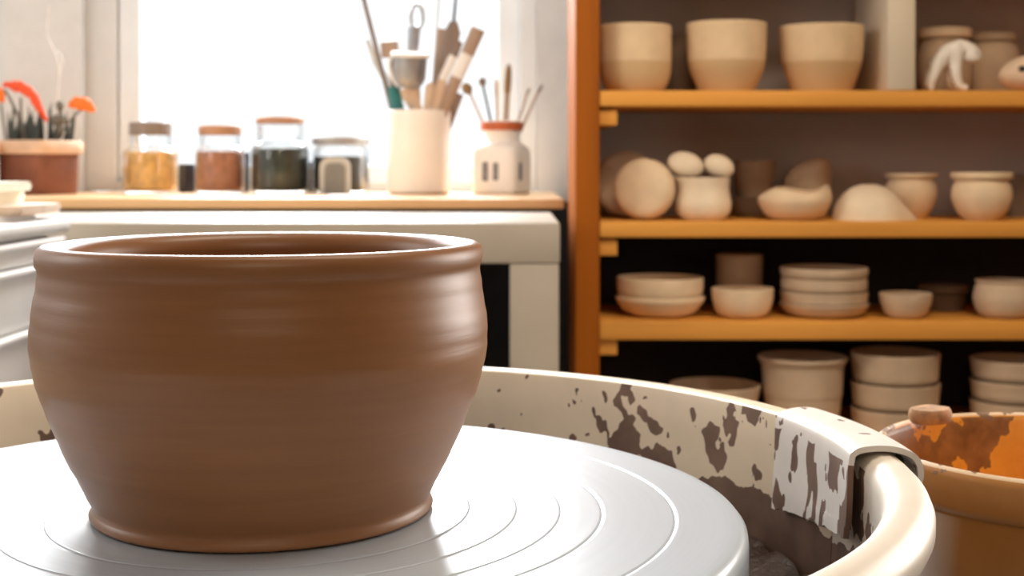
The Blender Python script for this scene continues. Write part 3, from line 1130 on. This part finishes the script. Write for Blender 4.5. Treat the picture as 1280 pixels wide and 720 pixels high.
obj('spoon', tube([foot(520, -.044), L(534, 132, -.044), L(537, 118, -.044), L(538, 108, -.044), L(538.5, 103, -.044)], [4 * k, 4.5 * k, 6.5 * k, 6 * k, 2 * k], 10, .5), M['tool_wood_pale'], t)
t = tool('wooden_rib', 'reddish wooden rib leaning right along the crock edge')
stick('slat', foot(528, .022), L(571, 116, .022), 7, 9, M['tool_wood_dark'], t, .3, 8)

# white brush jar
BY = 2.815
k2 = BY / F
bj = Vector(((627 - 640) * k2, BY, SJ))
t = thing('brush_jar', 'cream square-shouldered jar with orange collar holding paintbrushes', 'jar', bj)


def squarish(w):
    def f(x, y_, zz):
        r = math.hypot(x, y_)
        if r < 1e-6 or zz > 46 * k2:
            return (x, y_, zz)
        a = math.atan2(y_, x) + R(20)
        s = 1 / (abs(math.cos(a)) ** 5 + abs(math.sin(a)) ** 5) ** .2
        bl = min(1, (61 * k2 - zz) / (12 * k2)) if zz > 46 * k2 else 1
        s = 1 + (s - 1) * .75
        return (x * s, y_ * s, zz)
    return f


pr = [(0, 0), (31 * k2, 0), (32.5 * k2, 1.5 * k2), (33 * k2, 6 * k2), (33 * k2, 52 * k2), (32 * k2, 58 * k2), (28 * k2, 62 * k2), (24 * k2, 65 * k2),
      (23 * k2, 68 * k2), (23.5 * k2, 77 * k2), (24 * k2, 78 * k2), (24 * k2, 91 * k2), (21 * k2, 91 * k2), (20.5 * k2, 70 * k2), (22 * k2, 62 * k2), (28 * k2, 54 * k2), (28 * k2, 5 * k2), (0, 5 * k2)]


def sq(x, y_, zz):
    r = math.hypot(x, y_)
    if r < 1e-6:
        return (x, y_, zz)
    a = math.atan2(y_, x) + R(22)
    s = 1 / (abs(math.cos(a)) ** 6 + abs(math.sin(a)) ** 6) ** (1 / 6)
    w = max(0, min(1, (66 * k2 - zz) / (12 * k2)))
    s = 1 + (s * .93 - 1) * w
    return (x * s, y_ * s, zz)


obj('body', lathe(pr, 72, fn=sq), M['crock'], t, angle=50)
obj('collar', lathe([(24.2 * k2, 79 * k2), (26.2 * k2, 79 * k2), (26.6 * k2, 84 * k2), (26.2 * k2, 89 * k2), (24.2 * k2, 89 * k2), (24.2 * k2, 79 * k2)], 48), M['band_orange'], t)
for px, w, h_ in ((607, 4, 12), (620, 3.6, 11), (650, 5, 11)):
    # marks sit flat on the two visible sides of the jar
    dx = (px - 627) * k2
    # find the front surface of the squarish body at this x
    best = None
    for i in range(720):
        a = 2 * math.pi * i / 720
        x, y_, _ = sq(33 * k2 * math.cos(a), 33 * k2 * math.sin(a), 28 * k2)
        if y_ < 0 and (best is None or abs(x - dx) < best[0]):
            a2 = a + .02
            x2, y2, _ = sq(33 * k2 * math.cos(a2), 33 * k2 * math.sin(a2), 28 * k2)
            best = (abs(x - dx), x, y_, math.atan2(y2 - y_, x2 - x))
    _, x, y_, yaw = best
    nrm = Vector((math.sin(yaw), -math.cos(yaw), 0))
    o = obj('mark', rounded_slab(-w * k2, w * k2, -h_ * k2, h_ * k2, .0006, w * k2 * .6, bev=.0001), M['mark_grey'], t,
            loc=Vector((x, y_, 28 * k2)) + nrm * .0004, rot=(R(90), 0, yaw))
    o['label'] = 'grey printed mark'
gP = 'paintbrushes in the cream jar'
bb = bj + Vector((0, 0, 6 * k2))


def Q(px, py, dy=0.0):
    return P(px, py, BY + dy) - bb


def qfoot(px, dy=0.0):
    return Vector(((px - 627) * k2, dy, .001))


def brush(label, foot_px, tip, neck, dy, r, head_r, mh, m):
    t = thing('paintbrush', label, 'brush', bb, group=gP)
    a, n_, b_ = qfoot(foot_px, dy * .5), Q(*neck, dy), Q(*tip, dy)
    obj('handle', tube([a, n_], [r * k2, r * k2], 8), m, t)
    m1 = n_.lerp(b_, .35)
    obj('bristles', tube([n_, m1, n_.lerp(b_, .8), b_], [r * k2 * 1.1, head_r * k2, head_r * k2 * .9, head_r * k2 * .35], 10, .6), mh, t)
    return t


brush('stubby brown-tipped paintbrush leaning furthest left in the jar', 640, (580, 104), (588, 118), -.008, 1.7, 6.5, M['bristle'], M['tool_wood_pale'])
brush('grey-tipped paintbrush with a dark handle second from the left', 632, (602, 97), (604, 108), .006, 1.7, 5, M['tool_wood_dark'], M['tool_black'])
brush('thin pale paintbrush with a fine point in the jar middle', 624, (620, 98), (621, 122), .0, 2.0, 2.6, M['tool_wood_pale'], M['tool_wood_pale'])
brush('tallest paintbrush, tan and tapering, upright in the jar', 628, (636, 80), (634, 116), -.01, 3.6, 4.4, M['bristle'], M['tool_wood'])
brush('slim dark paintbrush leaning right in the jar', 622, (662, 110), (658, 118), .008, 1.7, 2.0, M['tool_wood_dark'], M['tool_wood'])
brush('slim pale paintbrush leaning furthest right in the jar', 618, (678, 106), (672, 116), -.006, 1.9, 2.2, M['tool_wood_dark'], M['tool_wood'])

# ------------------------------------------------------------------ flower pot on the sill, left
PY = 2.78
kp = PY / F
pb = Vector(((49 - 640) * kp, PY, SJ))
t = thing('flower_pot', 'terracotta pot of red flowers and dark leaves on the sill', 'plant', pb)


def sq2(x, y_, zz):
    r = math.hypot(x, y_)
    if r < 1e-6:
        return (x, y_, zz)
    a = math.atan2(y_, x) + R(24)
    s = 1 / (abs(math.cos(a)) ** 6 + abs(math.sin(a)) ** 6) ** (1 / 6)
    s = 1 + (s * .92 - 1) * .9
    return (x * s, y_ * s, zz)


h1 = 50 * kp
ht = 67 * kp
obj('pot', lathe([(0, 0), (38 * kp, 0), (40 * kp, 2 * kp), (41.5 * kp, h1), (41.5 * kp, ht - 2 * kp), (38 * kp, ht - 2 * kp), (38 * kp, 55 * kp), (0, 55 * kp)], 64, fn=sq2), M['terracotta'], t, angle=50)
obj('pot_lip', lathe([(41.8 * kp, h1), (45 * kp, h1), (46.5 * kp, h1 + 3 * kp), (46.5 * kp, ht - 4 * kp), (44.5 * kp, ht), (41.8 * kp, ht), (41.8 * kp, h1)], 64, fn=sq2), M['terracotta_lip'], t, angle=50)
obj('soil', lathe([(0, 55.3 * kp), (37.6 * kp, 55.3 * kp), (37 * kp, 60 * kp), (0, 62 * kp)], 32, fn=sq2), M['soil'], t)


def W(px, py, dy=0.0):
    return P(px, py, PY + dy) - pb


rnd = random.Random(5)
bm = bmesh.new()
for i in range(34):
    x = rnd.uniform(12, 90)
    dy = rnd.uniform(-.045, .04)
    top = rnd.uniform(128, 162)
    lean = rnd.uniform(-6, 6)
    a = Vector((W(x, 178, dy).x, dy, 60 * kp))
    pts = [a, W(x + lean * .4, (178 + top) / 2, dy), W(x + lean, top, dy)]
    add_tube(bm, pts, [rnd.uniform(1.4, 2.6) * kp, rnd.uniform(1.8, 3) * kp, .4 * kp], 6, .5)
o = obj('foliage', bm, M['leaf_dark'], t)
o['kind'] = 'stuff'


def stem(pts, r0, r1, m, nm='stem'):
    n = len(pts)
    return obj(nm, tube(smoothline([tuple(W(*p)) for p in pts], 5), [(r0 + (r1 - r0) * i / ((n - 1) * 5)) * kp for i in range((n - 1) * 5 + 1)], 8), m, t)


stem([(30, 180), (24, 150), (14, 126), (6, 112)], 2.4, 1.8, M['stem_grey'])
stem([(34, 180), (27, 150), (26, 122)], 2.2, 1.6, M['stem_grey'])
stem([(72, 180), (82, 158), (92, 146), (101, 138)], 1.6, 1.2, M['stem_grey'])
stem([(8, 180), (4, 150), (1, 130)], 1.8, 1.4, M['stem_grey'])
stem([(70, 180), (76, 158), (75, 130)], 3.2, 2.2, M['stem_grey'])
o = stem([(74, 180), (72, 120), (74, 86), (66, 60), (58, 40), (61, 8)], 1.3, .8, M['twig_white'], 'twig')
stem([(74, 90), (78, 74), (70, 62)], 1.6, .6, M['twig_white'], 'twig')
for px_, py_, rr in ((75, 132, 5), (70, 150, 6), (78, 150, 5), (74, 162, 6)):
    obj('seed_head', ellipsoid(rr * kp, rr * kp * .8, rr * kp * 1.2, 14, 10), M['stem_grey'], t, loc=W(px_, py_, -.01))


def flower_ribbon(pts, rads, m, dy):
    p = smoothline([tuple(W(a, b_, dy)) for a, b_ in pts], 6)
    rr = [x[0] for x in smoothline([(r_ * kp,) for r_ in rads], 6)]
    bm = tube(p, rr, 14, .55)
    for v in bm.verts:
        v.co += Vector((0, .004, .006)) * (noise.noise(v.co * 160) * .8)
    return obj('flower', bm, m, t)


flower_ribbon([(4, 106), (16, 107), (30, 111), (42, 121), (50, 138), (58, 151)], [2.5, 6, 6.5, 6, 4.5, 3.2], M['petal'], -.02)
flower_ribbon([(86, 133), (93, 129), (101, 130), (109, 132), (118, 139)], [2, 6.5, 8, 7, 2.5], M['petal_orange'], 0)
flower_ribbon([(-4, 112), (0, 116), (3, 128)], [4, 6, 3], M['petal_orange'], 0)
# neighbour pot cut by the frame
PY2 = 2.72
nb = Vector(((-41 - 640) / F * PY2, PY2, SJ))
t2 = thing('flower_pot', 'terracotta pot with pale rim cut by the left picture edge', 'plant', nb)
kq = PY2 / F
obj('pot', lathe([(0, 0), (30 * kq, 0), (36 * kq, 50 * kq), (36 * kq, 60 * kq), (32 * kq, 60 * kq), (30 * kq, 50 * kq), (0, 50 * kq)], 48), M['terracotta'], t2)
obj('pot_lip', lathe([(36.3 * kq, 52 * kq), (40 * kq, 52 * kq), (41 * kq, 62 * kq), (39 * kq, 66 * kq), (36.3 * kq, 66 * kq), (36.3 * kq, 52 * kq)], 48), M['terracotta_lip'], t2)
obj('soil', lathe([(0, 50.4 * kq), (29.5 * kq, 50.4 * kq), (29 * kq, 56 * kq), (0, 58 * kq)], 32), M['soil'], t2)
bm = bmesh.new()
for i in range(22):
    a = rnd.uniform(0, 6.28)
    r = rnd.uniform(0, 24) * kq
    p0 = Vector((r * math.cos(a), r * math.sin(a), 55 * kq))
    hgt = rnd.uniform(25, 60) * kq
    add_tube(bm, [p0, p0 + Vector((rnd.uniform(-.006, .006), 0, hgt * .6)), p0 + Vector((rnd.uniform(-.015, .015), 0, hgt))], [2 * kq, 2.4 * kq, .5 * kq], 6, .5)
o = obj('foliage', bm, M['leaf_dark'], t2)
o['kind'] = 'stuff'

# ------------------------------------------------------------------ pottery wheel
WC = Vector((-.0895, .488, EZ - .1231))
DECK = EZ - .226
w = thing('pottery_wheel', 'pottery wheel with a broad pale grey wheel head in the foreground', 'pottery wheel', (WC.x, WC.y, 0))
prof = [(0, 0)]
grooves = [.0745, .0915, .107, .1215, .1470]
r = .004
while r < .1665:
    dz = .000012 * math.sin(r * 900) + .00001 * math.sin(r * 2300 + 1)
    prof.append((r, dz))
    nxt = r + .0012
    for gr in grooves:
        if r < gr <= nxt:
            prof += [(gr - .0005, 0), (gr - .0002, -.0003), (gr + .0002, -.0003), (gr + .0005, .00002)]
            nxt = gr + .0016
    r = nxt
prof += [(.1675, 0), (.1700, -.0009), (.1717, -.003), (.172, -.006), (.172, -.028), (.170, -.030), (.03, -.030)]
prof = [(r_, z_ + .030) for r_, z_ in prof]
prof.append((0, 0))
wheel_bm = lathe(prof, 160)
obj('wheel_head', wheel_bm, M['wheel'], w, loc=(0, 0, WC.z - .030), angle=60)
obj('shaft', lathe([(0, DECK - .05), (.028, DECK - .05), (.028, WC.z - .0302), (0, WC.z - .0302)], 32), M['machine'], w)
bm = bmesh.new()
add_box(bm, -.34 - WC.x, .40 - WC.x, .21 - WC.y, .80 - WC.y, DECK - .02, DECK, .006)
obj('deck', bm, M['machine'], w)
obj('motor_housing', box(-.26 - WC.x, .20 - WC.x, .30 - WC.y, .72 - WC.y, .22, DECK - .0202, .015), M['machine'], w)
for x in (-.31, .36):
    for y_ in (.25, .75):
        obj('leg', box(x - .02 - WC.x, x + .02 - WC.x, y_ - .02 - WC.y, y_ + .02 - WC.y, 0, DECK - .0202, .003), M['machine'], w)

# splash pan: two halves joined by a folded connector
PC = Vector((-.090, .508, EZ))
sp_ = thing('splash_pan', 'ivory splash pan smeared with brown clay around the wheel head', 'splash pan', (PC.x, PC.y, EZ))
tr, tz, trr = .2285, -.1165, .0088
inner_r = .2205
pp = [(.07, -.2225), (.200, -.2225), (.212, -.216), (.2150, -.200), (.2185, -.150), (.2200, -.1250)]
for kk in range(15):
    a = R(172 - kk * 23)
    if R(-150) <= a:
        pp.append((tr + trr * math.cos(a), tz + trr * math.sin(a)))
pp += [(.2228, -.132), (.2215, -.150), (.2180, -.200), (.2150, -.219), (.203, -.2255), (.07, -.2255)]
pr_ = pp[:5] + [(.2195, -.1250), (.2197, -.1115), (.2204, -.1085), (.2220, -.1077), (.2300, -.1077), (.2335, -.1090), (.2350, -.1120), (.2345, -.1180), (.2325, -.1225), (.2270, -.1250), (.2232, -.1260)] + pp[-6:]
rear = sweep(pr_, 8, 182, 110)
front = sweep(pp, 182.2, 367.8, 120)
obj('rear_half', rear, M['pan'], sp_, angle=50)
obj('front_half', front, M['pan_front'], sp_, angle=50)


def offset_poly(pts, d):
    out = []
    n = len(pts)
    for i in range(n):
        a = Vector(pts[max(i - 1, 0)])
        b_ = Vector(pts[min(i + 1, n - 1)])
        t_ = (b_ - a).normalized()
        out.append((pts[i][0] - t_.y * d, pts[i][1] + t_.x * d))
    return out


cl = smoothline([(.2128, -.1445), (.2140, -.128), (.2148, -.1105), (.2168, -.1060), (.2225, -.1043), (.2310, -.1043), (.2385, -.1065), (.2420, -.1105), (.2425, -.1165), (.2400, -.1205)], 5)
poly = cl + offset_poly(cl, -.0022)[::-1]
bm = sweep(poly, -1.0, 19.6, 26)
ragged = bm
for v in ragged.verts:
    if v.co.z < -.138:
        a = math.degrees(math.atan2(v.co.y, v.co.x))
        v.co.z += .0022 * noise.noise(Vector((a * .6, 0, 3))) + .0058 - .0068 * max(0, min(1, (a + 1) / 20))
obj('connector', bm, M['clip'], sp_, angle=50)['label'] = 'folded ivory connector strip'

# slurry left in the pan
bm = bmesh.new()
rows = []
nR, nA = 14, 260
for i in range(nR):
    rr = .060 + (.2145 - .060) * i / (nR - 1)
    row = []
    for j in range(nA):
        a = 2 * math.pi * j / nA
        p = Vector((rr * math.cos(a), rr * math.sin(a), 0))
        hgt = noise.noise(p * 45) * .006 + noise.noise(p * 110) * .004 + max(0, noise.noise(p * 28 + Vector((3, 1, 0)))) * .010
        hgt += .010 * ((rr - .16) / .055) ** 2 if rr > .16 else 0
        row.append(bm.verts.new((p.x, p.y, -.176 + hgt)))
    rows.append(row)
for a, b_ in zip(rows, rows[1:]):
    for j in range(nA):
        jj = (j + 1) % nA
        bm.faces.new((a[j], a[jj], b_[jj], b_[j]))
o = obj('clay_slurry', bm, M['slurry'], loc=PC, angle=180)
tag(o, 'dark wet lumpy clay slurry lying in the splash pan', 'clay', kind='stuff')

# the thrown pot
PX = Vector((-.0888, .488))
outline = [(207, 690), (212, 652), (209, 644), (206, 636), (226, 596), (245, 560), (262, 521), (277, 482), (285.5, 446), (287.3, 414), (284, 385), (279.5, 356), (277.5, 338), (279, 330)]


def silh(W_, y):
    h_ = R(W_ / 286.5 * 9.258)
    dep = .496 * math.cos(h_) ** 2 * math.cos(R(10.3))
    return .496 * math.sin(h_), EZ - (y - YH) / F * dep


zw = WC.z + .0004
op = []
for W_, y in outline[2:]:
    r_, zz = silh(W_, y)
    op.append((r_, zz - zw))
top_z = EZ - .0276 - zw
rt = .0782
sm = smoothline(op, 6)
prof = [(0, 0), (.0580, 0), (.0600, .0006), (.0604, .0016), (.0594, .0034)] + [p for p in sm if p[1] > .004]
prof += [(rt - .0012, top_z - .0088), (rt - .0002, top_z - .0070), (rt + .0002, top_z - .0040), (rt - .0004, top_z - .0015), (rt - .002, top_z - .0003), (rt - .0045, top_z),
         (rt - .0075, top_z - .0009), (rt - .0098, top_z - .0028), (rt - .0108, top_z - .007)]
inn = [(r_ - .0085, z_) for r_, z_ in sm if .010 < z_ < top_z - .012][::-1]
prof += inn + [(.045, .008), (0, .0075)]
bm = lathe(prof, 160)
for v in bm.verts:                     # faint throwing ridges and a hand-made wobble
    rr = math.hypot(v.co.x, v.co.y)
    if rr > .02 and v.co.z > .004:
        a = math.atan2(v.co.y, v.co.x)
        d = .00006 * math.sin(v.co.z * 1100 + a * .5) + .00010 * math.sin(v.co.z * 480 + a)
        v.co.x += d * v.co.x / rr
        v.co.y += d * v.co.y / rr
o = obj('clay_pot', bm, M['clay'], loc=(PX.x, PX.y, zw), angle=70)
tag(o, 'large freshly thrown brown clay pot on the wheel head', 'pot')

# ------------------------------------------------------------------ amber bucket
BK = Vector((.2446, .600, DECK + .0002))
hb_ = (EZ - .1235) - BK.z                      # about .102
pr = [(0, 0), (.0640, 0), (.0660, .002), (.0765, hb_ - .0200), (.0785, hb_ - .0190), (.0806, hb_ - .0175), (.0814, hb_ - .015), (.0818, hb_ - .004), (.0805, hb_ - .0008), (.0790, hb_),
      (.0775, hb_ - .0008), (.0764, hb_ - .004), (.0744, hb_ - .020), (.0640, .005), (0, .004)]
t = thing('bucket', 'amber orange plastic bucket smeared with clay, right of the splash pan', 'bucket', BK)
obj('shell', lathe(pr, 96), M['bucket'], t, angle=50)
# clay lump on the rim
lp = P(1163, 512, .652)


def lumpw(p):
    d = noise.noise(p * 90) * .0014
    s = 1 + d / .01
    return Vector((p.x * s, p.y * s, max(-.0034, min(.0034, p.z * 1.6)) + d * .5))


o = obj('clay_lump', ellipsoid(.0112, .0085, .0050, 36, 20, lumpw), M['clay_lump'], rot=(0, 0, R(28)), loc=(lp.x, lp.y, EZ - .1235 + .0036))
tag(o, 'flat brown clay lump resting on the bucket rim', 'clay')

# ------------------------------------------------------------------ light
def area(name, loc, target, sx, sy, power, col):
    l = bpy.data.lights.new(name, 'AREA')
    l.shape = 'RECTANGLE'
    l.size, l.size_y = sx, sy
    l.energy = power
    l.color = col
    o = bpy.data.objects.new(name, l)
    o.location = loc
    o.rotation_euler = (Vector(target) - Vector(loc)).to_track_quat('-Z', 'Y').to_euler()
    COL.objects.link(o)
    return o


area('sky_daylight', (-.55, 3.95, 2.55), (-.25, .5, .85), 2.6, 1.8, 520, (.93, .97, 1.0))
area('room_light', (.45, .75, 2.45), (.55, 2.2, .8), 1.2, .7, 30, (1.0, .85, .68))
area('left_light', (-1.8, 1.0, 1.55), (.8, 2.3, 1.0), .8, .9, 12, (1.0, .97, .93))
area('side_light', (1.1, 1.25, 1.08), (-.05, .5, .92), .7, .6, 14, (1.0, .95, .88))
area('fill_light', (.2, -1.3, 1.9), (.1, 1.0, .9), 1.0, .7, 6.5, (1.0, .83, .64))

wd = bpy.data.worlds.new('sky')
wd.use_nodes = True
wd.node_tree.nodes['Background'].inputs[0].default_value = (.95, .98, 1, 1)
wd.node_tree.nodes['Background'].inputs[1].default_value = 1.25
SC.world = wd

# ------------------------------------------------------------------ camera
cam = bpy.data.cameras.new('camera')
cam.sensor_width = 36
cam.lens = F / 1280 * 36
cam.shift_y = -(360 - YH) / 1280
cam.clip_start = .02
cam.dof.use_dof = True
cam.dof.focus_distance = .43
cam.dof.aperture_fstop = 24
co = bpy.data.objects.new('camera', cam)
co.location = (0, 0, EZ)
co.rotation_euler = (R(90), 0, 0)
COL.objects.link(co)
SC.camera = co
SC.view_settings.view_transform = 'Standard'
SC.view_settings.look = 'None'
SC.cycles.use_denoising = True
SC.cycles.transparent_max_bounces = 16
SC.cycles.max_bounces = 8
SC.cycles.sample_clamp_indirect = 6
